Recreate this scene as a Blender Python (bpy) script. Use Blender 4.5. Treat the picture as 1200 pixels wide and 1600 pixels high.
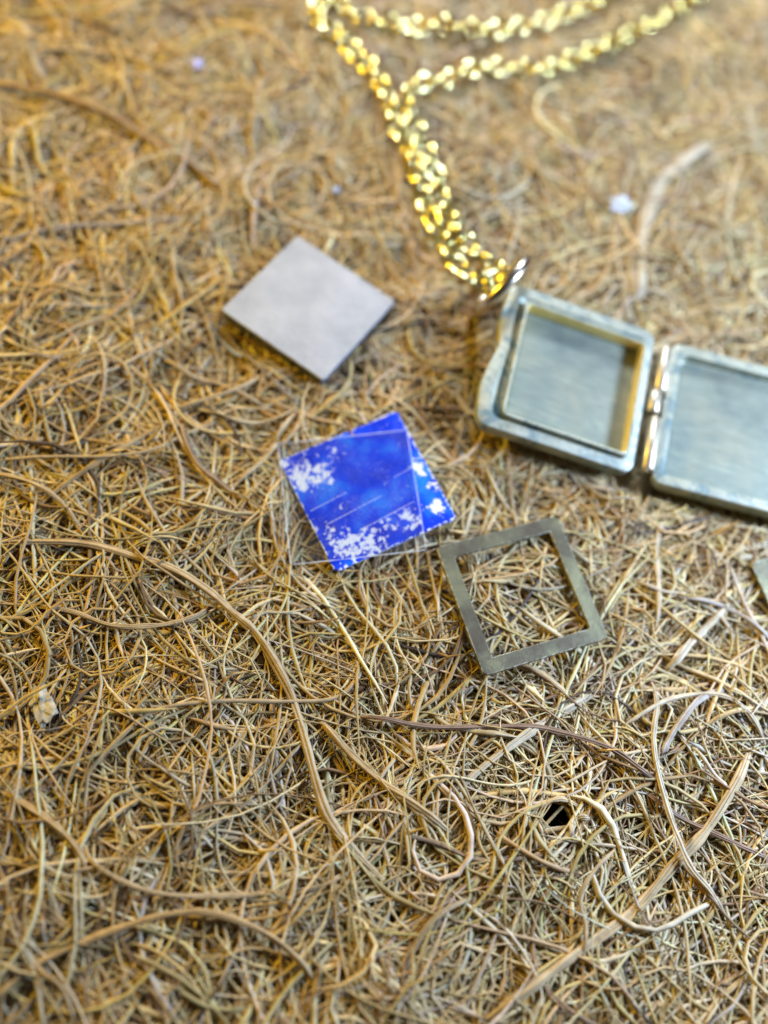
import bpy, bmesh, math
import numpy as np
from mathutils import Matrix, Vector

scene = bpy.context.scene
for o in list(bpy.data.objects):
    bpy.data.objects.remove(o)
COL = scene.collection
MM = 0.001

# ------------------------------------------------------------------ camera
# solved from the four 13 mm squares in the photograph (1200 x 1600 pixels)
F_PX, PITCH, ROLL, CAM_H = 1500.0, math.radians(66.5), math.radians(15.6), 0.0862
c_, s_ = math.cos(PITCH), math.sin(PITCH)
cr_, sr_ = math.cos(ROLL), math.sin(ROLL)
r0 = np.array([1.0, 0, 0]); u0 = np.array([0, s_, c_]); FWD = np.array([0, c_, -s_])
RIGHT = cr_ * r0 + sr_ * u0
UP = -sr_ * r0 + cr_ * u0
CAM = np.array([0, 0, CAM_H])


def p2w(x, y, z=0.0):
    """pixel of the photograph -> point on the level plane at height z"""
    d = FWD + RIGHT * (x - 600) / F_PX - UP * (y - 800) / F_PX
    return CAM + d * (z - CAM_H) / d[2]


cam_data = bpy.data.cameras.new('camera')
cam = bpy.data.objects.new('camera', cam_data)
COL.objects.link(cam)
m = Matrix.Identity(4)
for i in range(3):
    m[i][0] = RIGHT[i]; m[i][1] = UP[i]; m[i][2] = -FWD[i]; m[i][3] = CAM[i]
cam.matrix_world = m
cam_data.sensor_fit = 'VERTICAL'
cam_data.sensor_height = 36.0
cam_data.lens = 36.0 * F_PX / 1600.0
cam_data.clip_start = 0.004
cam_data.clip_end = 10.0
cam_data.dof.use_dof = True
cam_data.dof.focus_distance = 0.0858
cam_data.dof.aperture_fstop = cam_data.lens / 3.7
scene.camera = cam

# ------------------------------------------------------------------ world and lamps
world = bpy.data.worlds.new('World')
scene.world = world
world.use_nodes = True
bg = world.node_tree.nodes['Background']
bg.inputs['Color'].default_value = (1.0, 0.90, 0.78, 1)
bg.inputs['Strength'].default_value = 0.04


def area(name, loc, target, size, power, color):
    l = bpy.data.lights.new(name, 'AREA')
    l.shape = 'DISK'; l.size = size; l.energy = power; l.color = color
    o = bpy.data.objects.new(name, l)
    COL.objects.link(o)
    o.location = loc
    o.rotation_euler = (Vector(target) - Vector(loc)).to_track_quat('-Z', 'Y').to_euler()
    return o


area('back_lamp', (-0.010, 0.180, 0.090), (0.028, 0.136, 0), 0.035, 0.34, (0.69, 0.79, 1.0))     # pale lamp behind the scene
area('cool_lamp', (0.102, 0.058, 0.060), (0.058, 0.030, 0), 0.028, 0.35, (0.48, 0.65, 1.0))      # bluish daylight side, right
area('warm_lamp', (-0.159, 0.079, 0.075), (-0.029, 0.058, 0), 0.035, 0.36, (1.0, 0.66, 0.03))   # tungsten side, left

vs = scene.view_settings
vs.view_transform = 'Standard'
vs.look = 'None'
vs.exposure = 0.0
vs.gamma = 1.0
scene.render.engine = 'CYCLES'

# ------------------------------------------------------------------ helpers


def obj(name, me, mat=None, parent=None):
    o = bpy.data.objects.new(name, me)
    COL.objects.link(o)
    if mat is not None and me is not None and not me.materials:
        me.materials.append(mat)
    if parent is not None:
        o.parent = parent
    return o


def tag(o, label, cat, group=None):
    o['label'] = label
    o['category'] = cat
    if group:
        o['group'] = group
    return o


def empty(name, loc=(0, 0, 0)):
    o = bpy.data.objects.new(name, None)
    o.empty_display_size = 0.002
    COL.objects.link(o)
    o.location = loc
    return o


def mesh_from(verts, faces, smooth=True, name='m'):
    me = bpy.data.meshes.new(name)
    me.from_pydata([tuple(v) for v in verts], [], faces)
    me.update()
    if smooth:
        me.polygons.foreach_set('use_smooth', [True] * len(me.polygons))
    return me


class NT:
    """short node-building helper"""

    def __init__(self, name):
        self.mat = bpy.data.materials.new(name)
        self.mat.use_nodes = True
        self.t = self.mat.node_tree
        self.b = self.t.nodes['Principled BSDF']
        self.out = self.t.nodes['Material Output']

    def n(self, kind, **kw):
        nd = self.t.nodes.new(kind)
        for k, v in kw.items():
            if hasattr(nd, k):
                setattr(nd, k, v)
            else:
                nd.inputs[k.replace('_', ' ')].default_value = v
        return nd

    def l(self, a, b):
        self.t.links.new(a, b)

    def coord(self):
        return self.n('ShaderNodeTexCoord').outputs['Object']

    def noise(self, vec, scale, detail=4.0, rough=0.55, dist=0.0):
        nd = self.n('ShaderNodeTexNoise')
        nd.inputs['Scale'].default_value = scale
        nd.inputs['Detail'].default_value = detail
        nd.inputs['Roughness'].default_value = rough
        nd.inputs['Distortion'].default_value = dist
        self.l(vec, nd.inputs['Vector'])
        return nd.outputs['Fac']

    def ramp(self, fac, stops):
        nd = self.n('ShaderNodeValToRGB')
        e = nd.color_ramp.elements
        while len(e) < len(stops):
            e.new(0.5)
        for k, (p, col) in enumerate(stops):
            e[k].position = p
            e[k].color = col if len(col) == 4 else (*col, 1)
        self.l(fac, nd.inputs['Fac'])
        return nd.outputs['Color']

    def math(self, op, a, b=None, clamp=False):
        nd = self.n('ShaderNodeMath', operation=op)
        nd.use_clamp = clamp
        for i, v in enumerate((a, b)):
            if v is None:
                continue
            if isinstance(v, (int, float)):
                nd.inputs[i].default_value = v
            else:
                self.l(v, nd.inputs[i])
        return nd.outputs[0]

    def mix(self, fac, a, b):
        nd = self.n('ShaderNodeMix', data_type='RGBA')
        if isinstance(fac, (int, float)):
            nd.inputs[0].default_value = fac
        else:
            self.l(fac, nd.inputs[0])
        for i, v in ((6, a), (7, b)):
            if isinstance(v, tuple):
                nd.inputs[i].default_value = v if len(v) == 4 else (*v, 1)
            else:
                self.l(v, nd.inputs[i])
        return nd.outputs[2]

    def bump(self, h, strength=0.3, dist=0.0001):
        nd = self.n('ShaderNodeBump')
        nd.inputs['Strength'].default_value = strength
        nd.inputs['Distance'].default_value = dist
        self.l(h, nd.inputs['Height'])
        self.l(nd.outputs['Normal'], self.b.inputs['Normal'])

    def set(self, **kw):
        for k, v in kw.items():
            self.b.inputs[k.replace('_', ' ')].default_value = v if not (isinstance(v, tuple) and len(v) == 3) else (*v, 1)


def sep(nt, vec):
    nd = nt.n('ShaderNodeSeparateXYZ')
    nt.l(vec, nd.inputs[0])
    return nd.outputs[0], nd.outputs[1], nd.outputs[2]


# ------------------------------------------------------------------ materials
def mat_fibre():
    t = NT('coir_fibre')
    a = t.n('ShaderNodeAttribute')
    a.attribute_name = 'tint'
    v = t.coord()
    n1 = t.noise(v, 900, 3)
    shade = t.ramp(n1, [(0.25, (0.62, 0.56, 0.5)), (0.6, (1, 1, 1)), (0.85, (1.12, 1.1, 1.06))])
    mx = t.n('ShaderNodeMix', data_type='RGBA', blend_type='MULTIPLY')
    mx.inputs[0].default_value = 0.8
    t.l(a.outputs['Color'], mx.inputs[6])
    t.l(shade, mx.inputs[7])
    t.l(mx.outputs[2], t.b.inputs['Base Color'])
    t.set(Roughness=0.55)
    t.b.inputs['Specular IOR Level'].default_value = 0.4
    n2 = t.noise(v, 4500, 2)
    t.bump(n2, 0.35, 0.00005)
    return t.mat


def mat_mat_base():
    t = NT('coir_gap_shade')
    v = t.coord()
    n1 = t.noise(v, 500, 5)
    t.l(t.ramp(n1, [(0.3, (0.015, 0.008, 0.004)), (0.7, (0.06, 0.035, 0.015))]), t.b.inputs['Base Color'])  # near-black base: the shade deep between fibres is put into the colour
    t.set(Roughness=0.9)
    t.bump(n1, 0.8, 0.001)
    return t.mat


def mat_card():
    t = NT('grey_card')
    v = t.coord()
    n1 = t.noise(v, 260, 5, 0.6)
    n2 = t.noise(v, 2600, 3, 0.7)
    col = t.ramp(n1, [(0.3, (0.33, 0.335, 0.335)), (0.7, (0.47, 0.465, 0.455))])
    sp = t.ramp(n2, [(0.34, (1, 1, 1)), (0.40, (0, 0, 0))])
    t.l(t.mix(t.math('MULTIPLY', sp, 0.35), col, (0.3, 0.3, 0.31)), t.b.inputs['Base Color'])
    t.set(Roughness=0.85)
    t.bump(t.math('ADD', n2, n1), 0.6, 0.00015)
    return t.mat


def mat_side_shade():
    t = NT('card_side_shade')
    v = t.coord()
    n = t.noise(v, 1500, 4)
    t.l(t.ramp(n, [(0.3, (0.05, 0.05, 0.055)), (0.7, (0.12, 0.12, 0.13))]), t.b.inputs['Base Color'])  # shade on the card's sides, painted as a dark colour
    t.set(Roughness=0.9)
    t.bump(n, 0.6, 0.0001)
    return t.mat


def mat_locket(rich=0.0):
    t = NT('tarnished_nickel')
    v = t.coord()
    n1 = t.noise(v, 170, 6, 0.6, 0.4)
    n2 = t.noise(v, 700, 5, 0.65)
    n3 = t.noise(v, 330, 5, 0.7, 0.8)
    base = t.ramp(n1, [(0.25, (0.20, 0.24, 0.20)), (0.5, (0.40, 0.40, 0.28)), (0.75, (0.60, 0.54, 0.34))])
    teal = t.ramp(n3, [(0.50 - rich, (0, 0, 0)), (0.60 - rich, (1, 1, 1))])
    col = t.mix(t.math('MULTIPLY', teal, 0.85), base, (0.05, 0.14, 0.16))
    dk = t.ramp(n2, [(0.30, (1, 1, 1)), (0.40, (0, 0, 0))])
    col = t.mix(t.math('MULTIPLY', dk, 0.45), col, (0.13, 0.13, 0.10))
    geo = t.n('ShaderNodeNewGeometry')
    pt = t.ramp(t.math('ADD', geo.outputs['Pointiness'], t.math('MULTIPLY', n2, 0.06)), [(0.545, (0, 0, 0)), (0.60, (1, 1, 1))])
    col = t.mix(t.math('MULTIPLY', pt, 0.45), col, (0.62, 0.60, 0.46))
    t.l(col, t.b.inputs['Base Color'])
    t.set(Metallic=0.45)
    r = t.n('ShaderNodeMapRange')
    r.inputs['To Min'].default_value = 0.40
    r.inputs['To Max'].default_value = 0.7
    t.l(n2, r.inputs['Value'])
    t.l(r.outputs[0], t.b.inputs['Roughness'])
    t.bump(n2, 0.45, 0.0002)
    return t.mat


def mat_recess():
    t = NT('recess_metal')
    v = t.coord()
    mp = t.n('ShaderNodeMapping')
    mp.inputs['Scale'].default_value = (1, 5, 1)
    mp.inputs['Rotation'].default_value = (0, 0, 0.5)
    t.l(v, mp.inputs['Vector'])
    n1 = t.noise(v, 140, 5, 0.6, 0.3)
    n2 = t.noise(mp.outputs[0], 420, 4, 0.6)
    col = t.ramp(n1, [(0.3, (0.20, 0.23, 0.19)), (0.5, (0.28, 0.31, 0.235)), (0.7, (0.37, 0.36, 0.25))])
    sc2 = t.ramp(n2, [(0.32, (0.90, 0.91, 0.92)), (0.6, (1, 1, 1)), (0.76, (1.25, 1.22, 1.12))])
    mm = t.n('ShaderNodeMix', data_type='RGBA', blend_type='MULTIPLY')
    mm.inputs[0].default_value = 1.0
    t.l(col, mm.inputs[6]); t.l(sc2, mm.inputs[7])
    t.l(mm.outputs[2], t.b.inputs['Base Color'])
    t.set(Metallic=0.5)
    r = t.n('ShaderNodeMapRange')
    r.inputs['To Min'].default_value = 0.4
    r.inputs['To Max'].default_value = 0.62
    t.l(n2, r.inputs['Value'])
    t.l(r.outputs[0], t.b.inputs['Roughness'])
    t.bump(n2, 0.2, 0.0001)
    return t.mat


def mat_brass():
    t = NT('polished_brass')
    v = t.coord()
    n = t.noise(v, 900, 4)
    t.l(t.ramp(n, [(0.3, (0.46, 0.38, 0.25)), (0.7, (0.74, 0.64, 0.46))]), t.b.inputs['Base Color'])
    t.set(Metallic=0.75, Roughness=0.42)
    t.bump(n, 0.15, 0.00008)
    return t.mat


def mat_wall():
    t = NT('warm_glow_wall')
    v = t.coord()
    n = t.noise(v, 500, 4)
    t.l(t.ramp(n, [(0.3, (0.85, 0.64, 0.20)), (0.7, (0.95, 0.78, 0.34))]), t.b.inputs['Base Color'])  # yellow reflection of the warm lamp, put into the wall colour
    t.set(Metallic=0.7, Roughness=0.42)
    t.bump(n, 0.2, 0.0001)
    return t.mat


def mat_gold():
    t = NT('yellow_gold')
    v = t.coord()
    n = t.noise(v, 1500, 2)
    t.l(t.ramp(n, [(0.3, (0.82, 0.72, 0.22)), (0.7, (0.92, 0.86, 0.46))]), t.b.inputs['Base Color'])
    t.set(Metallic=1.0, Roughness=0.17)
    return t.mat


def mat_steel():
    t = NT('ring_metal')
    v = t.coord()
    n = t.noise(v, 1200, 3)
    t.l(t.ramp(n, [(0.3, (0.55, 0.45, 0.33)), (0.7, (0.70, 0.60, 0.46))]), t.b.inputs['Base Color'])
    t.set(Metallic=1.0, Roughness=0.27)
    return t.mat


def mat_frame():
    t = NT('tarnished_brass')
    v = t.coord()
    n1 = t.noise(v, 280, 5, 0.6, 0.5)
    n2 = t.noise(v, 2200, 4, 0.7)
    col = t.ramp(n1, [(0.30, (0.12, 0.09, 0.06)), (0.48, (0.18, 0.16, 0.095)), (0.66, (0.31, 0.285, 0.15))])
    sp = t.ramp(n2, [(0.66, (0, 0, 0)), (0.74, (1, 1, 1))])
    X, Y, Z = sep(t, v)
    ex = t.math('MAXIMUM', t.math('ABSOLUTE', X), t.math('ABSOLUTE', Y))
    wear = t.math('ADD', t.math('GREATER_THAN', ex, 6.40 * MM), t.math('LESS_THAN', ex, 5.16 * MM))
    wear = t.math('MULTIPLY', wear, t.ramp(n2, [(0.45, (0, 0, 0)), (0.6, (1, 1, 1))]))
    sp = t.math('MAXIMUM', t.math('MULTIPLY', sp, 0.5), t.math('MULTIPLY', wear, 0.8))
    t.l(t.mix(sp, col, (0.60, 0.57, 0.44)), t.b.inputs['Base Color'])
    t.set(Metallic=0.75, Roughness=0.46)
    t.bump(n2, 0.35, 0.0001)
    return t.mat


def mat_blue():
    t = NT('blue_foil')
    v = t.coord()
    X, Y, Z = sep(t, v)
    # worn patches where the colour has flaked off, at their places on the foil (mm)
    blobs = [(-5.2, 3.6, 2.6, 1.0), (-3.4, 3.4, 2.2, .95), (-4.6, 5.4, 1.6, .7), (-4.2, -4.6, 2.6, 1.0),
             (-5.4, -2.8, 1.7, .8), (-2.2, -5.2, 2.4, .95), (0.3, -4.4, 1.5, .8), (2.4, -4.6, 2.0, .85),
             (5.4, -4.6, 1.4, 1.0), (5.6, -0.2, 1.5, .95), (5.9, -2.6, 1.0, .8), (-1.2, 5.0, 1.6, .7),
             (-6.1, 6.0, 0.9, 1.1), (2.2, 0.4, 1.5, .45), (-3.0, -0.6, 1.2, .55), (-6.2, 1.0, 1.0, .6)]
    tot = None
    for bx, by, br, w in blobs:
        dx = t.math('SUBTRACT', X, bx * MM); dy = t.math('SUBTRACT', Y, by * MM)
        d2 = t.math('ADD', t.math('MULTIPLY', dx, dx), t.math('MULTIPLY', dy, dy))
        g = t.math('MULTIPLY', t.math('EXPONENT', t.math('MULTIPLY', d2, -1.0 / (br * MM) ** 2)), w)
        tot = g if tot is None else t.math('MAXIMUM', tot, g)
    n1 = t.noise(v, 1550, 9, 0.72, 0.3)
    n3 = t.noise(v, 3800, 3, 0.6)
    f = t.math('ADD', t.math('MULTIPLY', tot, 0.30), t.math('ADD', n1, t.math('MULTIPLY', n3, 0.10)))
    mask = t.ramp(f, [(0.79, (0, 0, 0)), (0.80, (1, 1, 1))])
    # edge wear
    ex = t.math('MAXIMUM', t.math('ABSOLUTE', X), t.math('ABSOLUTE', Y))
    edge = t.math('MULTIPLY', t.math('GREATER_THAN', ex, 6.36 * MM), t.math('GREATER_THAN', n1, 0.5))
    mask = t.math('MAXIMUM', mask, edge)
    n4 = t.noise(v, 5200, 2, 0.6)
    mask = t.math('MAXIMUM', mask, t.math('MULTIPLY', t.math('GREATER_THAN', n4, 0.70), 0.7))
    n2 = t.noise(v, 260, 4, 0.5)
    blue = t.ramp(n2, [(0.3, (0.003, 0.022, 0.55)), (0.50, (0.006, 0.065, 0.85)), (0.66, (0.02, 0.24, 1.0))])
    white = t.ramp(n3, [(0.3, (0.74, 0.83, 0.92)), (0.55, (0.97, 0.97, 0.96))])
    t.l(t.mix(mask, blue, white), t.b.inputs['Base Color'])
    t.set(Roughness=0.3)
    t.l(t.math('SUBTRACT', 0.2, t.math('MULTIPLY', mask, 0.1)), t.b.inputs['Metallic'])
    t.bump(t.math('ADD', n3, t.math('MULTIPLY', mask, -0.8)), 0.3, 0.00008)
    return t.mat


def mat_film():
    t = NT('clear_film')
    v = t.coord()
    X, Y, Z = sep(t, v)
    n1 = t.noise(v, 330, 5, 0.6)
    n2 = t.noise(v, 5200, 2, 0.6)
    haze = t.math('MULTIPLY', t.ramp(n1, [(0.40, (0, 0, 0)), (0.75, (1, 1, 1))]),
                  t.ramp(n2, [(0.45, (0, 0, 0)), (0.62, (1, 1, 1))]))
    haze = t.math('ADD', t.math('MULTIPLY', haze, 0.09), 0.006)
    ex = t.math('MAXIMUM', t.math('ABSOLUTE', X), t.math('ABSOLUTE', Y))
    edge = t.math('MULTIPLY', t.math('GREATER_THAN', ex, 6.40 * MM), t.ramp(n1, [(0.35, (0.18, 0.18, 0.18)), (0.65, (0.6, 0.6, 0.6))]))
    # three long scratches
    a = math.radians(23)
    ca, sa = math.cos(a), math.sin(a)
    sc = None
    vv = t.math('SUBTRACT', t.math('MULTIPLY', Y, ca), t.math('MULTIPLY', X, sa))
    uu = t.math('ADD', t.math('MULTIPLY', X, ca), t.math('MULTIPLY', Y, sa))
    for v0, a0, a1, w in ((0.5, -4.2, -0.2, .018), (-1.5, -3.6, 2.6, .022), (-3.6, -1.2, 5.0, .024), (-0.4, 4.6, 6.6, .018)):
        g = t.math('LESS_THAN', t.math('ABSOLUTE', t.math('SUBTRACT', vv, v0 * MM)), w * MM)
        g = t.math('MULTIPLY', g, t.math('LESS_THAN', t.math('ABSOLUTE', t.math('SUBTRACT', uu, (a0 + a1) / 2 * MM)), (a1 - a0) / 2 * MM))
        sc = g if sc is None else t.math('MAXIMUM', sc, g)
    haze = t.math('MAXIMUM', t.math('MAXIMUM', haze, edge), t.math('MULTIPLY', sc, t.ramp(n2, [(0.3, (0.1, 0.1, 0.1)), (0.7, (0.75, 0.75, 0.75))])))
    tr = t.n('ShaderNodeBsdfTransparent')
    tr.inputs[0].default_value = (0.905, 0.92, 0.945, 1)
    gl = t.n('ShaderNodeBsdfGlossy')
    gl.inputs['Roughness'].default_value = 0.12
    di = t.n('ShaderNodeBsdfDiffuse')
    di.inputs['Color'].default_value = (0.75, 0.78, 0.82, 1)
    fr = t.n('ShaderNodeFresnel')
    fr.inputs['IOR'].default_value = 1.4
    geo = t.n('ShaderNodeNewGeometry')
    frf = t.math('MULTIPLY', fr.outputs[0], t.math('SUBTRACT', 1.0, geo.outputs['Backfacing']))
    bp = t.n('ShaderNodeBump')
    bp.inputs['Strength'].default_value = 0.25
    bp.inputs['Distance'].default_value = 0.0002
    t.l(t.noise(v, 700, 3), bp.inputs['Height'])
    t.l(bp.outputs[0], gl.inputs['Normal'])
    m1 = t.n('ShaderNodeMixShader'); m2 = t.n('ShaderNodeMixShader')
    t.l(frf, m1.inputs[0]); t.l(tr.outputs[0], m1.inputs[1]); t.l(gl.outputs[0], m1.inputs[2])
    t.l(haze, m2.inputs[0]); t.l(m1.outputs[0], m2.inputs[1]); t.l(di.outputs[0], m2.inputs[2])
    t.l(m2.outputs[0], t.out.inputs['Surface'])
    return t.mat


def mat_plain(name, c1, c2, scale=900, rough=0.8):
    t = NT(name)
    v = t.coord()
    n = t.noise(v, scale, 4)
    t.l(t.ramp(n, [(0.3, c1), (0.7, c2)]), t.b.inputs['Base Color'])
    t.set(Roughness=rough)
    t.bump(n, 0.5, 0.0002)
    return t.mat


M_FIB = mat_fibre()
M_BASE = mat_mat_base()
M_CARD = mat_card(); M_SIDE_SHADE = mat_side_shade()
M_LOCK = mat_locket(); M_REC = mat_recess(); M_BRASS = mat_brass(); M_STEEL = mat_steel()
M_GOLD = mat_gold(); M_FRAME = mat_frame(); M_BLUE = mat_blue(); M_FILM = mat_film()
M_WALL = mat_wall()
M_LINT = mat_plain('white_lint', (0.42, 0.44, 0.47), (0.60, 0.62, 0.65))
M_HUSK = mat_plain('pale_husk', (0.26, 0.22, 0.14), (0.55, 0.50, 0.38), 1400)
M_SPECK = mat_plain('lilac_speck', (0.45, 0.42, 0.75), (0.6, 0.6, 0.85))


# ------------------------------------------------------------------ poses of the flat pieces
def rot(rz, rx, ry):
    return (Matrix.Rotation(math.radians(rz), 3, 'Z') @ Matrix.Rotation(math.radians(ry), 3, 'Y')
            @ Matrix.Rotation(math.radians(rx), 3, 'X'))


def pose(o, x, y, z, R3):
    M = R3.to_4x4()
    M.translation = Vector((x, y, z)) * MM
    o.matrix_world = M
    return M


R_CARD = rot(69.5, 1.2, 3.4)
R_BLUE = rot(40.9, -2.2, -3.2)
nb = R_BLUE @ Vector((0, 0, 1))
R_FILM = (Vector((0, 0, 1)).rotation_difference(nb)).to_matrix() @ Matrix.Rotation(math.radians(22.1), 3, 'Z')
R_FRAME = rot(32.8, -0.1, 3.4)
P_CARD = (-13.25, 57.10, 1.80)
P_BLUE = (-2.23, 38.97, 0.95)
P_FRAME = (14.60, 32.68, 1.25)
_o = Vector(P_BLUE) + nb * 0.20
_fx, _fy = -3.54, 37.75
P_FILM = (_fx, _fy, _o.z - (nb.x * (_fx - _o.x) + nb.y * (_fy - _o.y)) / nb.z)
R_LEFT = rot(0.8, 1.9, 7.0)
P_LEFT = Vector((15.20, 55.83, 4.2))          # middle of the lip of the left half
HINGE = P_LEFT + R_LEFT @ Vector((9.15, 0, -1.0))
R_RIGHT = rot(0.3, 1.9, -1.5)
P_PLATE = p2w(1175, 879, 0.9 * MM) / MM
R_PLATE = rot(32.8, 3, -5)


# ------------------------------------------------------------------ flat pieces
def rr_outline(hx, hy, r, seg=6):
    pts = []
    for k, (sx, sy) in enumerate(((1, 1), (-1, 1), (-1, -1), (1, -1))):
        for j in range(seg + 1):
            a = math.pi / 2 * (k + j / seg)
            pts.append((sx * (hx - r) + r * math.cos(a), sy * (hy - r) + r * math.sin(a)))
    return pts


def slab(h, r, z0, z1, bev, warp=0.0, seed=0, rag=0.0):
    """rounded square plate as a ring loft with bevelled rims, a finely divided top and a slight warp"""
    rng = np.random.RandomState(seed)
    N = 4 * 24
    ts = np.linspace(0, 1, N, endpoint=False)

    def outline(inset):
        hh = h - inset
        rr = max(r - inset, 0.05)
        base = np.array(rr_outline(hh, hh, rr, 4))
        nxt = np.roll(base, -1, 0)
        ln = np.linalg.norm(nxt - base, axis=1)
        cum = np.concatenate([[0], np.cumsum(ln)])
        out = []
        for t in ts * cum[-1]:
            k = np.searchsorted(cum, t, 'right') - 1
            k = min(k, len(base) - 1)
            out.append(base[k] + (nxt[k] - base[k]) * (t - cum[k]) / max(ln[k], 1e-9))
        return np.array(out)
    ragv = rng.randn(N) * rag
    prof = [(h * 0.5, z0), (bev, z0), (0, z0 + bev), (0, z1 - bev), (bev, z1), (h * 0.25, z1), (h * 0.5, z1), (h * 0.75, z1)]
    verts, faces = [], []
    for k, (ins, z) in enumerate(prof):
        o = outline(ins)
        if ins <= bev:
            o = o * (1 + ragv[:, None] / h)
        zz = z + warp * ((o[:, 0] / h) * (o[:, 1] / h) * 0.6 + (o[:, 0] / h) ** 2 * 0.5)
        verts += [(a * MM, b * MM, c * MM) for (a, b), c in zip(o, zz)]
    for k in range(len(prof) - 1):
        for i in range(N):
            j = (i + 1) % N
            faces.append((k * N + i, k * N + j, (k + 1) * N + j, (k + 1) * N + i))
    faces.append(tuple(range(N))[::-1])
    faces.append(tuple((len(prof) - 1) * N + i for i in range(N)))
    me = mesh_from(verts, faces, False)
    return me


def frame_mesh(h, band, t, r):
    N = 7
    o0 = rr_outline(h, h, r, N); i0 = rr_outline(h - band, h - band, 0.25, N)
    b = 0.06
    o1 = rr_outline(h - b, h - b, r - b, N); i1 = rr_outline(h - band + b, h - band + b, 0.3, N)
    rng = np.random.RandomState(3)
    rings = [(o0, -t / 2 + b), (o0, t / 2 - b), (o1, t / 2), (i1, t / 2), (i0, t / 2 - b), (i0, -t / 2 + b), (i1, -t / 2), (o1, -t / 2)]
    n = len(o0)
    V, Fc = [], []
    for pts, z in rings:
        V += [((x + rng.randn() * 0.012) * MM, (y + rng.randn() * 0.012) * MM, z * MM) for x, y in pts]
    K = len(rings)
    for k in range(K):
        for i in range(n):
            j = (i + 1) % n; k2 = (k + 1) % K
            Fc.append((k * n + i, k * n + j, k2 * n + j, k2 * n + i))
    me = mesh_from(V, Fc, False)
    bm = bmesh.new(); bm.from_mesh(me)
    bmesh.ops.recalc_face_normals(bm, faces=bm.faces)
    bm.to_mesh(me); bm.free()
    return me


card = empty('card_square')
pose(card, *P_CARD, R_CARD)
top = obj('face_sheet', slab(6.5, 0.18, -0.32, 0.0, 0.06, 0.0, 1, 0.015), M_CARD, card)
board = obj('shaded_board', slab(6.44, 0.18, -1.30, -0.325, 0.05, 0.0, 2, 0.03), M_SIDE_SHADE, card)  # lower layer of the card, coloured dark for its shaded sides
tag(card, 'pale grey matte card square with a thick edge darkened as in shade, lying alone on coir', 'card square')

blue = obj('foil_square', slab(6.5, 0.3, -0.30, 0.0, 0.05, 0.12, 5, 0.02), M_BLUE)
pose(blue, *P_BLUE, R_BLUE)
tag(blue, 'deep blue foil square with flaked silvery white patches, under a clear film', 'foil square')

film = obj('clear_film', slab(6.5, 0.12, -0.05, 0.05, 0.015, 0.12, 6, 0.008), M_FILM)
pose(film, *P_FILM, R_FILM)
tag(film, 'scratched clear plastic square lying askew over the blue foil square', 'plastic film')

FRAME_ME = frame_mesh(6.5, 1.42, 0.5, 0.6)
frame = obj('retaining_frame', FRAME_ME, M_FRAME)
pose(frame, *P_FRAME, R_FRAME)
tag(frame, 'tarnished olive brass square frame lying beside the blue foil square', 'metal frame', 'loose locket frames')

plate = obj('retaining_frame', FRAME_ME)
ctr = Vector(P_PLATE) + R_PLATE @ Vector((6.45, -6.45, 0))
pose(plate, ctr.x, ctr.y, 0.75, R_PLATE)
tag(plate, 'grey metal frame lying beside the shallow pan half of the open locket', 'metal frame', 'loose locket frames')


# ------------------------------------------------------------------ locket
def case_mesh(hx, hy, r, prof, wavy, N=160):
    """concentric rounded-rectangle loft; prof = list of (inset, z, corner radius); wavy = dent in the outline at -x"""
    V, Fc = [], []
    ts = np.linspace(0, 1, N, endpoint=False)

    def outline(ins, rr):
        base = np.array(rr_outline(hx - ins, hy - ins, rr, 8))
        nxt = np.roll(base, -1, 0)
        ln = np.linalg.norm(nxt - base, axis=1)
        cum = np.concatenate([[0], np.cumsum(ln)])
        k = np.minimum(np.searchsorted(cum, ts * cum[-1], 'right') - 1, len(base) - 1)
        f = (ts * cum[-1] - cum[k]) / np.maximum(ln[k], 1e-9)
        o = base[k] + (nxt[k] - base[k]) * f[:, None]
        w = min(1.0, max(0.0, (1.45 - ins) / 0.4))
        if wavy and w > 0:
            o = o * (1 + 0.02 * w) + np.array([-0.55, 0.22]) * w
            o[:, 0] = np.where(o[:, 0] > 0, o[:, 0] * (1 - 0.03 * w), o[:, 0])
            side = np.clip((-o[:, 0] - hx * 0.6) / (hx * 0.4), 0, 1)
            y = o[:, 1]
            o[:, 0] += w * side * (0.50 * np.exp(-((y - 1.2) / 2.0) ** 2) - 0.35 * np.exp(-((y + 4.2) / 2.2) ** 2)
                                   + 0.35 * np.exp(-((y - 7.5) / 2.0) ** 2))
        return o
    for ins, z, rr in prof:
        o = outline(ins, rr)
        V += [(a * MM, b * MM, z * MM) for a, b in o]
    for k in range(len(prof) - 1):
        for i in range(N):
            j = (i + 1) % N
            Fc.append((k * N + i, k * N + j, (k + 1) * N + j, (k + 1) * N + i))
    Fc.append(tuple(range(N))[::-1])
    Fc.append(tuple((len(prof) - 1) * N + i for i in range(N)))
    return mesh_from(V, Fc, True)


def autosmooth(o, ang=35):
    me = o.data
    me.polygons.foreach_set('use_smooth', [True] * len(me.polygons))
    bm = bmesh.new(); bm.from_mesh(me)
    for e in bm.edges:
        if len(e.link_faces) == 2 and e.calc_face_angle(0) > math.radians(ang):
            e.smooth = False
    bm.to_mesh(me); bm.free()


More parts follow.
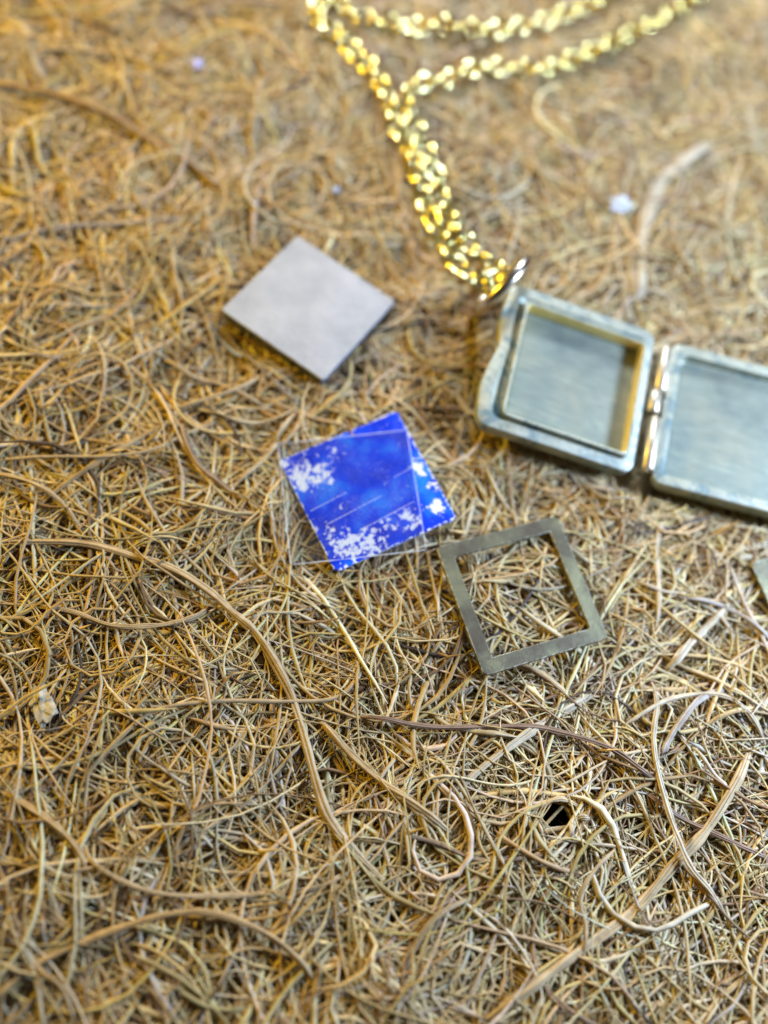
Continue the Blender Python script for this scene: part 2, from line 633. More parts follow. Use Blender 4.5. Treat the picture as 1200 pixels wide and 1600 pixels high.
def tube_mesh(p0, p1, r, n=16, bev=0.12):
    p0 = Vector(p0); p1 = Vector(p1); d = (p1 - p0).normalized()
    a = d.orthogonal().normalized(); b = d.cross(a)
    V, Fc = [], []
    L = (p1 - p0).length
    for s, rr in ((0, r * .6), (bev * .3, r * .88), (bev, r), (L / 2, r), (L - bev, r), (L - bev * .3, r * .88), (L, r * .6)):
        for i in range(n):
            t = 2 * math.pi * i / n
            V.append(tuple((p0 + d * s + a * rr * math.cos(t) + b * rr * math.sin(t)) * MM))
    K = 7
    for k in range(K - 1):
        for i in range(n):
            j = (i + 1) % n
            Fc.append((k * n + i, k * n + j, (k + 1) * n + j, (k + 1) * n + i))
    Fc.append(tuple(range(n))[::-1]); Fc.append(tuple((K - 1) * n + i for i in range(n)))
    return mesh_from(V, Fc, True)


def torus_mesh(R, r, stretch=0.0, n=40, k=12):
    V, Fc = [], []
    for i in range(n):
        a = 2 * math.pi * i / n
        cx = R * math.cos(a) + (stretch if math.cos(a) > 1e-6 else (-stretch if math.cos(a) < -1e-6 else 0))
        cy = R * math.sin(a)
        for j in range(k):
            b = 2 * math.pi * j / k
            V.append(((cx + r * math.cos(b) * math.cos(a)) * MM, (cy + r * math.cos(b) * math.sin(a)) * MM, r * math.sin(b) * MM))
    for i in range(n):
        for j in range(k):
            i2, j2 = (i + 1) % n, (j + 1) % k
            Fc.append((i * k + j, i2 * k + j, i2 * k + j2, i * k + j2))
    return mesh_from(V, Fc, True)


locket = empty('locket')
locket.location = HINGE * MM
tag(locket, 'open square locket of tarnished silvery metal with empty recesses, hung on a gold chain', 'locket')
bpy.context.view_layer.update()


def local(o, world_M):
    o.matrix_world = world_M
    return o


def put(o, parent, Mw):
    o.parent = parent
    o.matrix_parent_inverse = Matrix.Identity(4)
    o.matrix_basis = parent.matrix_world.inverted() @ Mw


def M4(R3, p):
    M = R3.to_4x4(); M.translation = Vector(p) * MM
    return M


# left half: local origin at the middle of the lip top
half = 8.35
prof_L = [(2.6, -3.75, 1.3), (1.2, -3.45, 1.4), (0.35, -2.6, 1.3), (0.03, -1.7, 1.2), (0.0, -0.8, 1.15), (0.05, -0.62, 1.1), (0.16, -0.55, 1.05),
          (1.12, -0.50, 0.8), (1.28, -0.80, 0.85), (1.40, -1.0, 0.8), (1.48, -0.9, 0.75), (1.50, -0.12, 0.72), (1.56, -0.02, 0.68), (1.66, 0.0, 0.62),
          (1.76, -0.04, 0.55), (1.80, -0.14, 0.5), (1.90, -1.75, 0.45), (2.2, -1.9, 0.4)]
wall_prof = [(1.805, -1.66, 0.48), (1.77, -0.12, 0.52), (1.80, -0.06, 0.50), (1.83, -0.12, 0.48), (1.89, -1.66, 0.42)]
cover = obj('cover', case_mesh(half, half, 2.0, prof_L, True), M_LOCK)
ML = M4(R_LEFT, P_LEFT)
bpy.context.view_layer.update()
put(cover, locket, ML)
autosmooth(cover, 30)
cover['label'] = 'locket half with raised inner lip and a deep empty recess'
bpy.context.view_layer.update()
floor_ = obj('recess_floor', slab(half - 1.87, 0.45, -1.85, -1.65, 0.03, 0.0), M_REC)
put(floor_, cover, ML)
wall_ = obj('recess_wall', case_mesh(half, half, 2.0, wall_prof, False), M_WALL)
_bm = bmesh.new(); _bm.from_mesh(wall_.data)
bmesh.ops.delete(_bm, geom=[f for f in _bm.faces if len(f.verts) > 4], context='FACES')
_bm.to_mesh(wall_.data); _bm.free()
put(wall_, cover, ML)
# right half
prof_R = [(2.6, -3.3, 1.4), (1.2, -3.1, 1.3), (0.35, -2.3, 1.2), (0.03, -1.3, 1.0), (0.0, -0.2, 0.95), (0.05, -0.06, 0.9), (0.16, 0.0, 0.9),
          (0.95, 0.0, 0.8), (1.08, -0.06, 0.75), (1.15, -0.2, 0.7), (1.22, -1.05, 0.65), (1.45, -1.22, 0.6)]
cR = HINGE + R_RIGHT @ Vector((9.1, 0, 0.35))
MR = M4(R_RIGHT, cR)
back = obj('back_case', case_mesh(half, half, 1.7, prof_R, False), M_LOCK)
put(back, locket, MR)
autosmooth(back, 30)
back['label'] = 'locket half with a shallow pan-like recess'
bpy.context.view_layer.update()
floor2 = obj('recess_floor', slab(half - 1.3, 0.6, -1.45, -1.17, 0.03, 0.0), M_REC)
put(floor2, back, MR)
# hinge: three knuckles on one pin, axis along the local y of the left half
MH = M4(R_LEFT, HINGE)
for y0, y1, dx in ((2.0, 7.5, 0.1), (-0.75, 1.8, -0.32), (-7.3, -1.25, 0.1)):
    k = obj('hinge_knuckle', tube_mesh((dx, y0, 0.2), (dx, y1, 0.2), 0.7), M_BRASS)
    put(k, locket, MH)
pin = obj('hinge_pin', tube_mesh((0, -7.45, 0.2), (0, 7.65, 0.2), 0.27), M_STEEL)
put(pin, locket, MH)
tabm = obj('hinge_tab', slab(0.9, 0.2, -0.2, 0.12, 0.06), M_BRASS)
put(tabm, locket, MH @ Matrix.Translation(Vector((1.15, 0.4, 0.3)) * MM) @ Matrix.Diagonal((0.55, 1.0, 1.0, 1.0)))
# bail on the corner for the ring
bail = obj('bail', torus_mesh(0.95, 0.3), M_LOCK)
put(bail, locket, ML @ Matrix.Translation(Vector((-7.6, 7.6, -2.4)) * MM) @ Matrix.Rotation(math.radians(-45), 4, 'Z') @ Matrix.Rotation(math.radians(90), 4, 'X'))

# ------------------------------------------------------------------ jump ring
RZ = 4.1
ring_c = p2w(783, 446, RZ * MM)
view = (ring_c - CAM) / np.linalg.norm(ring_c - CAM)
ax = p2w(823, 402, RZ * MM) - p2w(747, 484, RZ * MM)
ax2 = RIGHT * (823 - 747) - UP * (402 - 484)
ax2 = ax2 / np.linalg.norm(ax2)
nrm = Vector(np.cross(view, ax2)).normalized()
nrm = (Matrix.Rotation(math.radians(5), 3, Vector(ax2)) @ nrm)
ring = obj('jump_ring', torus_mesh(3.75, 0.68, n=64, k=14), M_STEEL)
RR = Vector((0, 0, 1)).rotation_difference(nrm).to_matrix()
ring.matrix_world = M4(RR, Vector(ring_c) / MM)
tag(ring, 'round silvery brown jump ring standing at the corner of the locket', 'jump ring')

# ------------------------------------------------------------------ chain
A_px = [(985, -22), (948, -4), (905, 14), (870, 25), (837, 36), (783, 46), (747, 48), (690, 40), (640, 42), (600, 38), (560, 26), (528, 6),
        (503, 2), (492, 18), (505, 38), (535, 62), (566, 95), (594, 130), (611, 168), (628, 222), (646, 275), (662, 322), (685, 372), (708, 410), (734, 434), (757, 449)]
B_px = [(779, 436), (766, 416), (742, 394), (722, 362), (700, 318), (684, 268), (664, 226), (650, 186), (640, 152), (652, 134), (684, 127), (722, 114),
        (762, 104), (806, 108), (860, 108), (900, 92), (945, 72), (985, 55), (1030, 30), (1072, 6), (1110, -16)]


def catmull(P, n=14):
    P = np.array(P); out = []
    for i in range(len(P) - 1):
        p0, p1, p2, p3 = P[max(i - 1, 0)], P[i], P[i + 1], P[min(i + 2, len(P) - 1)]
        for t in np.linspace(0, 1, n, endpoint=False):
            out.append(0.5 * ((2 * p1) + (-p0 + p2) * t + (2 * p0 - 5 * p1 + 4 * p2 - p3) * t * t + (-p0 + 3 * p1 - 3 * p2 + p3) * t ** 3))
    out.append(P[-1])
    return np.array(out)


CZ = 1.15
pa = [p2w(x + (5 if 18 < i < 24 else 0), y, CZ * MM) / MM for i, (x, y) in enumerate(A_px)]
pb = [p2w(x - (4 if 2 < i < 9 else 0), y, CZ * MM) / MM for i, (x, y) in enumerate(B_px)]
pa[-1][2] = 1.7; pb[0][2] = 1.9; pa[-2][2] = 1.3; pb[1][2] = 1.6; pb[8][2] = 1.7; pb[9][2] = 1.5
chain_path = catmull(pa + pb)
rngc = np.random.RandomState(11)
d = np.linalg.norm(np.diff(chain_path, axis=0), axis=1)
S = np.concatenate([[0], np.cumsum(d)])
PITCH_L = 1.68
chain = empty('necklace_chain', Vector(chain_path[0]) * MM)
chain['label'] = 'bright yellow gold link chain laid out in doubled strands above the locket'
chain['category'] = 'chain'
bpy.context.view_layer.update()
LINK = torus_mesh(0.88, 0.25, stretch=0.22, n=20, k=8)
nl = int(S[-1] / PITCH_L)
inv = chain.matrix_world.inverted()
for i in range(nl):
    s = (i + 0.5) * PITCH_L
    p = np.array([np.interp(s, S, chain_path[:, k]) for k in range(3)])
    q0 = np.array([np.interp(s - .8, S, chain_path[:, k]) for k in range(3)])
    q1 = np.array([np.interp(s + .8, S, chain_path[:, k]) for k in range(3)])
    t = Vector(q1 - q0).normalized()
    side = Vector((0, 0, 1)).cross(t).normalized()
    upv = t.cross(side)
    a = math.radians((45 if i % 2 else -45) + rngc.randn() * 24)
    y = side * math.cos(a) + upv * math.sin(a)
    z = t.cross(y)
    R3 = Matrix((t, y, z)).transposed()
    o = obj('link', LINK, M_GOLD, chain)
    o.matrix_basis = inv @ M4(R3, Vector(p) + side * rngc.randn() * 0.12)

# ------------------------------------------------------------------ coir mat
rng = np.random.RandomState(7)
mat_base = None
bmv = []
nx = 60
xs = np.linspace(-150, 150, nx); ys = np.linspace(-110, 240, nx)
V = [(x * MM, y * MM, (-4.2 + 0.5 * math.sin(x * .31 + y * .17) + 0.4 * math.sin(y * .43 - x * .2)) * MM) for y in ys for x in xs]
Fc = [(j * nx + i, j * nx + i + 1, (j + 1) * nx + i + 1, (j + 1) * nx + i) for j in range(nx - 1) for i in range(nx - 1)]
coir = obj('coir_mat', mesh_from(V, Fc, True), M_BASE)
coir['kind'] = 'structure'

PALETTE = np.array([(0.58, 0.45, 0.23), (0.53, 0.385, 0.155), (0.64, 0.53, 0.33), (0.42, 0.29, 0.13), (0.52, 0.44, 0.32), (0.26, 0.155, 0.07), (0.07, 0.045, 0.03)])
PALETTE = PALETTE * np.array([0.97, 0.95, 0.86])
PAL_P = np.array([0.26, 0.25, 0.17, 0.14, 0.09, 0.07, 0.02])


def lumps(x, y):
    return 0.9 * (0.45 * np.sin(x * 0.21 + 1.3 * np.sin(y * 0.13)) * np.cos(y * 0.19 + 0.7) + 0.35 * np.sin(x * 0.47 - y * 0.39 + 2.0)
            + 0.2 * np.sin(x * 0.9 + y * 0.7))


def clearance(pts, rad):
    """fibres stay under whatever lies on the mat: pts (n,k,3) in mm"""
    x, y, z = pts[..., 0], pts[..., 1], pts[..., 2]

    def under(R3, P, hx, hy, zoff, cx=0.0, cy=0.0, soft=0.5, hollow=None):
        nonlocal z
        n = R3 @ Vector((0, 0, 1)); ex = R3 @ Vector((1, 0, 0)); ey = R3 @ Vector((0, 1, 0))
        dx = x - P[0]; dy = y - P[1]
        pz = P[2] - (n.x * dx + n.y * dy) / n.z
        lx = dx * ex.x + dy * ex.y + (pz - P[2]) * ex.z - cx
        ly = dx * ey.x + dy * ey.y + (pz - P[2]) * ey.z - cy
        dd = np.maximum(np.abs(lx) - hx, np.abs(ly) - hy)
        w = np.clip(1 - dd / soft, 0, 1)
        if hollow is not None:
            di = hollow - np.maximum(np.abs(lx), np.abs(ly))
            w = np.minimum(w, np.clip(1 - di / soft, 0, 1))
        lim = pz + zoff - rad - 0.03
        z = np.where((w > 0) & (z > lim), z + (lim - z) * w, z)
    under(R_CARD, P_CARD, 6.5, 6.5, -1.33)
    under(R_BLUE, P_BLUE, 6.5, 6.5, -0.33)
    under(R_FILM, P_FILM, 6.5, 6.5, -0.10)
    under(R_FRAME, P_FRAME, 6.5, 6.5, -0.28, hollow=5.0)
    under(R_PLATE, (ctr.x, ctr.y, 0.75), 6.5, 6.5, -0.28, hollow=5.0)
    under(R_LEFT, P_LEFT, 8.6, 8.6, -3.7, soft=1.2)
    under(R_RIGHT, cR, 8.5, 8.5, -3.3, soft=1.2)
    # chain
    cp = chain_path[::10]
    for q in cp:
        d2 = (x - q[0]) ** 2 + (y - q[1]) ** 2
        w = np.clip(1.8 - np.sqrt(d2) / 0.9, 0, 1)
        lim = q[2] - 1.0 - rad
        z = np.where((w > 0) & (z > lim), z + (lim - z) * w, z)
    pts[..., 2] = z
    return pts


HOLE = p2w(868, 1275) / MM


def centrelines(n, k, length, zmid, amp, slope, curl, region):
    """n fibres of k points each, wandering smoothly (mm)"""
    x0 = np.empty(0); y0 = np.empty(0)
    while len(x0) < n:
        a = rng.uniform(-95, 80, n * 3); b = rng.uniform(-45, 160, n * 3)
        keep = region(a, b)
        x0 = np.concatenate([x0, a[keep]]); y0 = np.concatenate([y0, b[keep]])
    x0, y0 = x0[:n], y0[:n]
    th = rng.uniform(0, 2 * np.pi, n)
    ds = length / (k - 1)
    kap = rng.randn(n) * curl
    kap2 = rng.randn(n) * curl * 1.2
    ph = rng.uniform(0, 6.28, n)
    tt = np.linspace(-0.5, 0.5, k)[None, :]
    ang = th[:, None] + (kap * length)[:, None] * tt + (kap2 * length)[:, None] * 0.35 * np.sin(tt * 5.0 + ph[:, None]) + rng.randn(n, k) * 0.03
    sl = slope[:, None] * np.ones((1, k))
    st = np.cos(sl)
    dx = np.cos(ang) * ds[:, None] * st; dy = np.sin(ang) * ds[:, None] * st
    X = np.cumsum(dx, 1); Y = np.cumsum(dy, 1)
    X = X - X.mean(1, keepdims=True) + x0[:, None]; Y = Y - Y.mean(1, keepdims=True) + y0[:, None]
    w = rng.uniform(0.5, 1.6, n)[:, None]
    Z = zmid[:, None] + amp[:, None] * np.sin(w * tt * 6.28 + rng.uniform(0, 6.28, n)[:, None]) + np.sin(sl) * (tt * length[:, None])
    Z = Z + lumps(X, Y)
    return np.stack([X, Y, Z], -1)


def visible_region(margin):
    q = np.array([(-60.4, 88.0), (31.1, 124.7), (42.2, 2.1), (-17.9, -12.7)])
    cen = q.mean(0)

    def f(a, b):
        ok = np.ones(a.shape, bool)
        for i in range(4):
            p, r = q[i], q[(i + 1) % 4]
            e = r - p; nn = np.array([e[1], -e[0]]); nn = nn / np.linalg.norm(nn)
            if (cen - p) @ nn > 0:
                nn = -nn
            ok &= ((a - p[0]) * nn[0] + (b - p[1]) * nn[1]) < margin
        return ok
    return f


def tubes(P, rad, sides, tint):
    """P (n,k,3) mm, rad (n,k) mm -> verts, quads, colours"""
    n, k, _ = P.shape
    T = np.gradient(P, axis=1)
    T /= np.maximum(np.linalg.norm(T, axis=2, keepdims=True), 1e-9)
    up = np.zeros_like(T); up[..., 2] = 1.0
    A = np.cross(T, up); nA = np.linalg.norm(A, axis=2, keepdims=True)
    A = np.where(nA > 1e-3, A / np.maximum(nA, 1e-9), np.array([1.0, 0, 0]))
    B = np.cross(A, T)
    an = np.arange(sides) * 2 * np.pi / sides
    ca, sa = np.cos(an), np.sin(an)
    Vv = P[:, :, None, :] + rad[:, :, None, None] * (A[:, :, None, :] * ca[None, None, :, None] * 1.15 + B[:, :, None, :] * sa[None, None, :, None] * 0.9)
    Vv = Vv.reshape(-1, 3)
    idx = np.arange(n * k * sides).reshape(n, k, sides)
    a = idx[:, :-1, :]; b = np.roll(a, -1, 2); d_ = idx[:, 1:, :]; c = np.roll(d_, -1, 2)
    Q = np.stack([a, b, c, d_], -1).reshape(-1, 4)
    C = np.repeat(tint, k * sides, axis=0)
    return Vv * MM, Q, C


def mesh_np(name, parts):
    Vs, Qs, Cs, off = [], [], [], 0
    for v, q, c in parts:
        Vs.append(v); Qs.append(q + off); Cs.append(c); off += len(v)
    Vs = np.concatenate(Vs).astype(np.float32); Qs = np.concatenate(Qs).astype(np.int32); Cs = np.concatenate(Cs).astype(np.float32)
    me = bpy.data.meshes.new(name)
    me.vertices.add(len(Vs)); me.vertices.foreach_set('co', Vs.ravel())
    me.loops.add(Qs.size); me.loops.foreach_set('vertex_index', Qs.ravel())
    me.polygons.add(len(Qs))
    me.polygons.foreach_set('loop_start', np.arange(0, Qs.size, 4, dtype=np.int32))
    me.polygons.foreach_set('use_smooth', np.ones(len(Qs), bool))
    at = me.attributes.new('tint', 'FLOAT_COLOR', 'POINT')
    at.data.foreach_set('color', np.concatenate([Cs, np.ones((len(Cs), 1), np.float32)], 1).ravel())
    me.update(calc_edges=True)
    me.validate()
    return me


def tints(n, p=PAL_P):
    k = rng.choice(len(PALETTE), n, p=p)
    c = PALETTE[k] * np.exp(rng.randn(n, 1) * 0.16) * (1 + rng.randn(n, 3) * 0.04)
    return np.clip(c, 0.01, 0.8)


def batch(n, k, sides, lmin, lmax, zlo, zhi, amp, slope, curl, rmed, rsig, margin):
    length = np.exp(rng.uniform(np.log(lmin), np.log(lmax), n))
    zmid = rng.uniform(zlo, zhi, n)
    P = centrelines(n, k, length, zmid, np.abs(rng.randn(n)) * amp, rng.randn(n) * slope, curl, visible_region(margin))
    rad0 = np.clip(np.exp(rng.randn(n) * rsig) * rmed, 0.05, 0.27)
    tt = np.linspace(0, 1, k)[None, :]
    taper = np.clip(np.minimum(tt, 1 - tt) * 9, 0, 1) ** 0.6
    rad = rad0[:, None] * (0.12 + 0.88 * taper) * (1 + 0.13 * np.sin(tt * 21 + rng.uniform(0, 6, n)[:, None]) + 0.10 * rng.randn(n, k))
    P = clearance(P, rad)
    # the open hole among the strands
    dh = np.hypot(P[..., 0] - HOLE[0], P[..., 1] - HOLE[1])
    keep = ~((dh < 1.25) & (P[..., 2] > -3.2)).any(1)
    return tubes(P[keep], rad[keep], sides, tints(n)[keep])


parts = [
    batch(5400, 8, 5, 8, 30, -3.8, -1.8, 0.4, 0.10, 0.05, 0.15, 0.30, 22),        # deep layer
    batch(10300, 14, 5, 14, 42, -1.9, 0.05, 0.35, 0.04, 0.068, 0.128, 0.30, 15),  # body of the mat
    batch(5200, 5, 5, 3.5, 10, -1.9, -0.1, 0.15, 0.32, 0.12, 0.13, 0.25, 14),     # short stubble diving into the mat
    batch(3200, 24, 5, 16, 60, -0.3, 0.38, 0.28, 0.015, 0.085, 0.112, 0.28, 12),  # loose top strands
    batch(2000, 18, 4, 8, 40, -0.1, 0.45, 0.25, 0.02, 0.11, 0.066, 0.2, 12),      # wisps
]
tangle = obj('fibre_tangle', mesh_np('fibre_tangle', parts), M_FIB, coir)
tangle['kind'] = 'stuff'

# crumbs of pith caught among the fibres
ico = bmesh.new(); bmesh.ops.create_icosphere(ico, subdivisions=1, radius=1.0)
ico_v = np.array([v.co[:] for v in ico.verts]); ico_f = np.array([[v.index for v in f.verts] for f in ico.faces]); ico.free()
cv, cf, cc = [], [], []
reg = visible_region(8)
for q in range(900):
    x, y = rng.uniform(-75, 55), rng.uniform(-30, 140)
    if not reg(np.array([x]), np.array([y]))[0]:
        continue
    sz = np.exp(rng.randn() * 0.4) * 0.17
    base_p = clearance(np.array([[[x, y, rng.uniform(-1.0, 0.45) + lumps(x, y)]]]), np.array([[sz]]))[0, 0]
    vv = ico_v * (1 + rng.randn(len(ico_v), 1) * 0.22) * sz * np.array([1.3, 0.9, 0.6])
    a = rng.uniform(0, 6.28)
    vv = vv @ np.array([[math.cos(a), math.sin(a), 0], [-math.sin(a), math.cos(a), 0], [0, 0, 1]])
    cf.append(ico_f + len(cv) * len(ico_v)); cv.append((vv + base_p) * MM)
    cc.append(np.repeat(np.array([[(0.34, 0.22, 0.11), (0.20, 0.12, 0.06), (0.50, 0.42, 0.28), (0.05, 0.04, 0.035)][rng.choice(4, p=[.4, .3, .2, .1])]]), len(ico_v), 0))
cme = bpy.data.meshes.new('pith_crumbs')
cme.from_pydata(np.concatenate(cv).tolist(), [], np.concatenate(cf).tolist())
cat_ = cme.attributes.new('tint', 'FLOAT_COLOR', 'POINT')
cc = np.concatenate(cc)
cat_.data.foreach_set('color', np.concatenate([cc, np.ones((len(cc), 1))], 1).astype(np.float32).ravel())
crumbs = obj('pith_crumbs', cme, M_FIB, coir)
crumbs['kind'] = 'stuff'

# strands thick enough to be picked out one by one: (pixel track, width in pixels, tint, lift)
STRAW, GOLD, PALE, BROWN, GREY, RED = (0.50, 0.36, 0.17), (0.46, 0.31, 0.12), (0.56, 0.45, 0.27), (0.30, 0.19, 0.09), (0.46, 0.38, 0.28), (0.27, 0.165, 0.09)
STRANDS = [
    ([(-30, 846), (0, 846), (125, 850), (208, 871), (271, 892), (325, 925), (367, 962), (404, 996), (450, 1075), (475, 1150), (495, 1225), (515, 1280), (560, 1335), (600, 1375)], 14, STRAW, .7),
    ([(-20, 1566), (0, 1555), (60, 1505), (175, 1455), (275, 1427), (350, 1432), (425, 1465), (475, 1510), (500, 1550)], 12, GOLD, .8),
    ([(-20, 1225), (0, 1235), (75, 1280), (120, 1325), (145, 1385), (170, 1445)], 12, GOLD, .6),
    ([(130, 1320), (135, 1230), (150, 1195), (215, 1130), (260, 1107), (350, 1097), (450, 1097), (525, 1090), (565, 1050), (575, 1000)], 7, STRAW, .8),
    ([(125, 1300), (150, 1350), (225, 1390), (310, 1400), (425, 1395), (500, 1385), (540, 1360)], 8, STRAW, .7),
    ([(750, 1600), (825, 1545), (900, 1490), (990, 1425), (1050, 1355), (1100, 1300), (1150, 1220), (1175, 1165)], 18, STRAW, .35),
    ([(630, 1310), (700, 1245), (765, 1190), (830, 1142), (880, 1110), (950, 1070)], 14, PALE, .4),
    ([(500, 1125), (540, 1170), (600, 1225), (650, 1260), (710, 1305)], 13, GOLD, .6),
    ([(560, 1120), (600, 1125), (675, 1137), (815, 1135), (875, 1145), (950, 1170), (1000, 1205), (1025, 1220)], 9, RED, .9),
    ([(1020, 1065), (1025, 1100), (1020, 1150), (1025, 1200), (1040, 1265), (1055, 1310), (1075, 1355), (1110, 1395), (1140, 1435)], 10, PALE, .9),
    ([(630, 1610), (635, 1525), (655, 1465), (690, 1425), (745, 1400)], 10, STRAW, .8),
    ([(848, 1292), (845, 1268), (858, 1252), (880, 1250), (905, 1262), (930, 1280)], 8, STRAW, .5),
    ([(890, 1310), (893, 1290), (903, 1278), (922, 1280)], 9, PALE, .6),
    ([(-20, 735), (0, 742), (42, 754), (83, 775), (108, 800), (129, 833)], 8, STRAW, .7),
    ([(204, 717), (221, 767), (242, 808), (271, 850), (304, 883), (333, 908)], 6, STRAW, .7),
    ([(-10, 717), (83, 715), (167, 717), (233, 708), (283, 683), (342, 654)], 5.5, STRAW, .9),
    ([(29, 808), (83, 771), (133, 737), (187, 704), (229, 679), (287, 646)], 9, GOLD, .5),
    ([(287, 646), (287, 679), (308, 725), (342, 754), (375, 779), (417, 804), (440, 818)], 9, BROWN, .6),
    ([(367, 758), (400, 729), (425, 704), (437, 679), (467, 637)], 8, STRAW, .8),
    ([(-20, 128), (0, 131), (62, 144), (117, 162), (187, 192), (250, 233), (300, 258), (333, 287), (375, 321), (430, 362)], 12, BROWN, .7),
    ([(125, 50), (208, 25), (292, 17), (375, 10), (470, 8)], 8, BROWN, .7),
    ([(-10, 75), (125, 79), (187, 87), (258, 112), (300, 122)], 7, STRAW, .6),
    ([(-10, 380), (104, 354), (208, 350), (292, 346), (375, 350)], 8, GREY, .6),
    ([(990, 470), (995, 450), (1000, 387), (1012, 330), (1035, 280), (1065, 255), (1090, 237), (1112, 222)], 23, PALE, .3),
    ([(1037, 812), (1027, 842), (1026, 883), (1027, 933), (1027, 987)], 9, PALE, .5),
    ([(1042, 1047), (1075, 1008), (1108, 975), (1142, 940)], 15, PALE, .2),
    ([(200, 296), (233, 337), (267, 396), (275, 437), (292, 500)], 6, STRAW, .7),
    ([(668, 850), (671, 881), (679, 929), (689, 980), (695, 1033), (700, 1073)], 5, STRAW, .7),
    ([(-10, 940), (104, 954), (175, 979), (250, 979), (308, 962), (329, 942)], 9, STRAW, .6),
    ([(-10, 1452), (40, 1485), (65, 1515), (100, 1545), (120, 1610)], 8, STRAW, .9),
    ([(600, 1300), (675, 1315), (750, 1345), (825, 1340), (900, 1325)], 8, BROWN, .6),
    ([(1035, 1190), (1040, 1165), (1060, 1130), (1090, 1095), (1130, 1080), (1180, 1085)], 11, GREY, .7),
    ([(1080, 1165), (1105, 1200), (1140, 1235)], 7, PALE, .9),
    ([(1000, 1230), (1050, 1270), (1110, 1300), (1170, 1330), (1210, 1345)], 9, RED, .5),
    ([(910, 1495), (915, 1450), (905, 1400), (930, 1355), (965, 1325)], 7, STRAW, .8),
    ([(1150, 1000), (1120, 960), (1075, 935), (1030, 925), (990, 905)], 8, PALE, .6),
    ([(1210, 1010), (1160, 965), (1120, 945), (1060, 935)], 8, GREY, .8),
    ([(980, 1130), (1040, 1095), (1110, 1085), (1160, 1110), (1200, 1165)], 8, PALE, .9),
    ([(460, 530), (440, 560), (390, 600), (330, 625), (260, 640)], 7, STRAW, .6),
    ([(255, 560), (300, 590), (340, 600), (420, 640)], 8, STRAW, .5),
    ([(1160, 175), (1175, 215), (1200, 265)], 12, PALE, .4),
    ([(860, 240), (880, 190), (890, 150)], 14, STRAW, .3),
]
DISTAL = 0
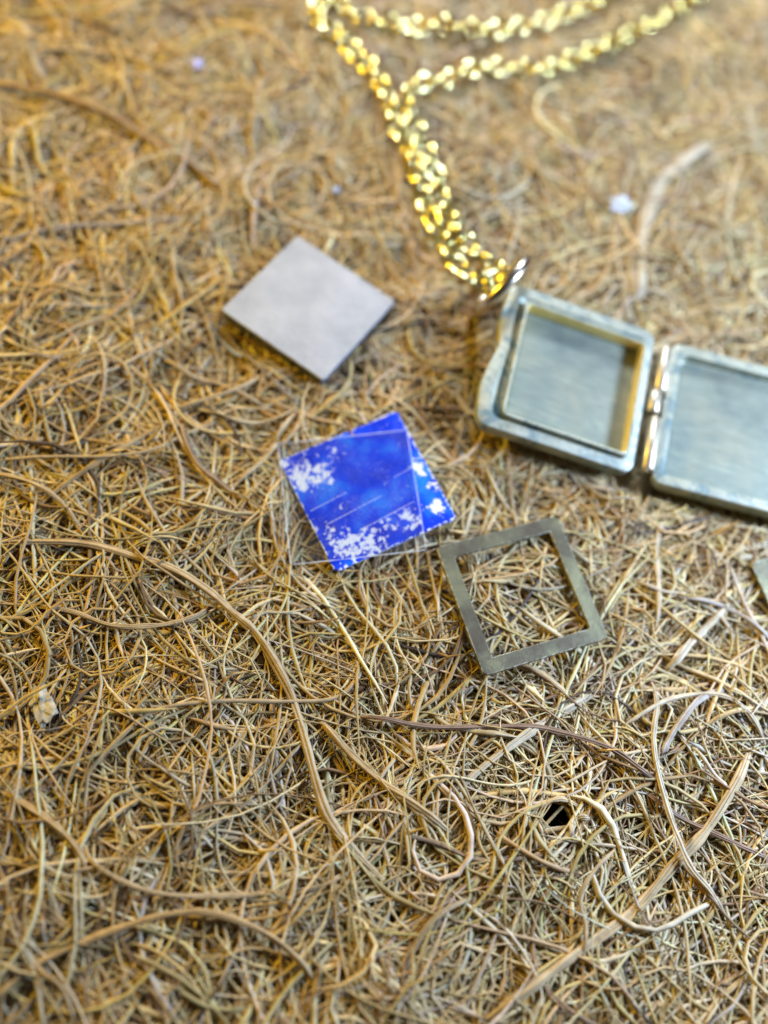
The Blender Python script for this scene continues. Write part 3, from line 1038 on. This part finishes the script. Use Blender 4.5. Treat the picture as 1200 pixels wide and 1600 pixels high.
for track, wpx, tint, lift in STRANDS:
    pts = [p2w(x, y, lift * MM * 0.6) / MM for x, y in track]
    path = catmull(pts, 6)
    k = len(path)
    depth = np.mean([(p * MM - CAM) @ FWD for p in path]) / MM
    r = wpx * depth / F_PX / 2 * 0.82
    u = np.linspace(0, 1, k)
    path[:, 2] = lift + 0.05 + 0.24 * np.sin(u * 8 + len(track) * 1.7)
    end = np.clip(np.minimum(u, 1 - u) * 7, 0, 1)
    path[:, 2] -= (1 - end) * 0.7
    rad = r * (0.35 + 0.65 * end) * (1 + 0.12 * np.sin(u * 23 + wpx) + 0.08 * np.sin(u * 61 + 2 * wpx) + 0.05 * rng.randn(k))
    tint = np.array(tint) * 0.9 + 0.1 * np.mean(tint)
    Pp = clearance(path[None].copy(), rad[None])
    if wpx < 8:
        pieces = [tubes(Pp, rad[None], 8, np.clip(tint[None] * (1 + rng.randn(1, 1) * 0.06), 0, 1))]
    else:
        # a coarse strand is a bundle of finer fibres laid along each other with a slow twist
        nb_ = 6 if wpx < 13 else 9
        T = np.gradient(Pp[0], axis=0); T /= np.linalg.norm(T, axis=1, keepdims=True)
        A = np.cross(T, [0, 0, 1.0]); A /= np.maximum(np.linalg.norm(A, axis=1, keepdims=True), 1e-6)
        B = np.cross(A, T)
        pieces = []
        for q in range(nb_ + 1):
            ang = 2 * np.pi * q / nb_ + u * rng.uniform(0.6, 1.6) + 0.3 * np.sin(u * 9 + q)
            off = 0.0 if q == nb_ else (0.62 + 0.10 * np.sin(u * 14 + 3 * q) + (1 - end) * rng.uniform(0, 0.5))
            rr_ = rad * (0.66 if q == nb_ else rng.uniform(0.30, 0.46)) * (1 + 0.1 * np.sin(u * 31 + q * 2))
            Pq = Pp[0] + (rad * off)[:, None] * (A * np.cos(ang)[:, None] * 1.1 + B * np.sin(ang)[:, None] * 0.85)
            cut = slice(rng.randint(0, max(k // 9, 1)), k - rng.randint(0, max(k // 9, 1)))
            pieces.append(tubes(Pq[None, cut], rr_[None, cut], 6, np.clip(tint[None] * np.exp(rng.randn(1, 1) * 0.16), 0, 1)))
    o = obj('thick_fibre', mesh_np('thick_fibre', pieces), M_FIB, coir)


# ------------------------------------------------------------------ flecks lying on the mat
def fluff(name, px, size, mat, label, cat, z, n=46, seed=0):
    """a small crumpled fleck: a ball of jittered facets with ragged edges"""
    r = np.random.RandomState(seed)
    bm = bmesh.new()
    bmesh.ops.create_icosphere(bm, subdivisions=3, radius=1.0)
    for v in bm.verts:
        d = v.co.normalized()
        k = 1 + 0.35 * math.sin(d.x * 5 + seed) * math.cos(d.y * 4 - seed) + 0.2 * math.sin(d.z * 9 + d.x * 7) + r.randn() * 0.07
        v.co = Vector((d.x * size[0] * k, d.y * size[1] * k, d.z * size[2] * k)) * MM
    me = bpy.data.meshes.new(name)
    bm.to_mesh(me); bm.free()
    o = obj(name, me, mat)
    p = p2w(px[0], px[1], z * MM)
    o.location = p
    o.rotation_euler = (r.randn() * .2, r.randn() * .2, r.uniform(0, 6))
    tag(o, label, cat)
    return o


fluff('lint_fleck', (968, 318), (1.0, 1.2, 0.35), M_LINT, 'white lint fleck on the coir beside a thick pale stalk', 'lint', 0.5, seed=1)
fluff('lint_fleck', (525, 296), (0.35, 0.45, 0.2), M_LINT, 'tiny white speck on the coir between card square and chain', 'lint', 0.5, seed=2)
fluff('lilac_speck', (306, 100), (0.6, 0.7, 0.4), M_SPECK, 'tiny lilac speck caught in the coir far from the chain', 'speck', 0.7, seed=3)
fluff('husk_flake', (66, 1098), (0.9, 1.9, 0.35), M_HUSK, 'pale crumbly husk flake lodged under a brown coir strand', 'husk flake', 0.2, seed=4)
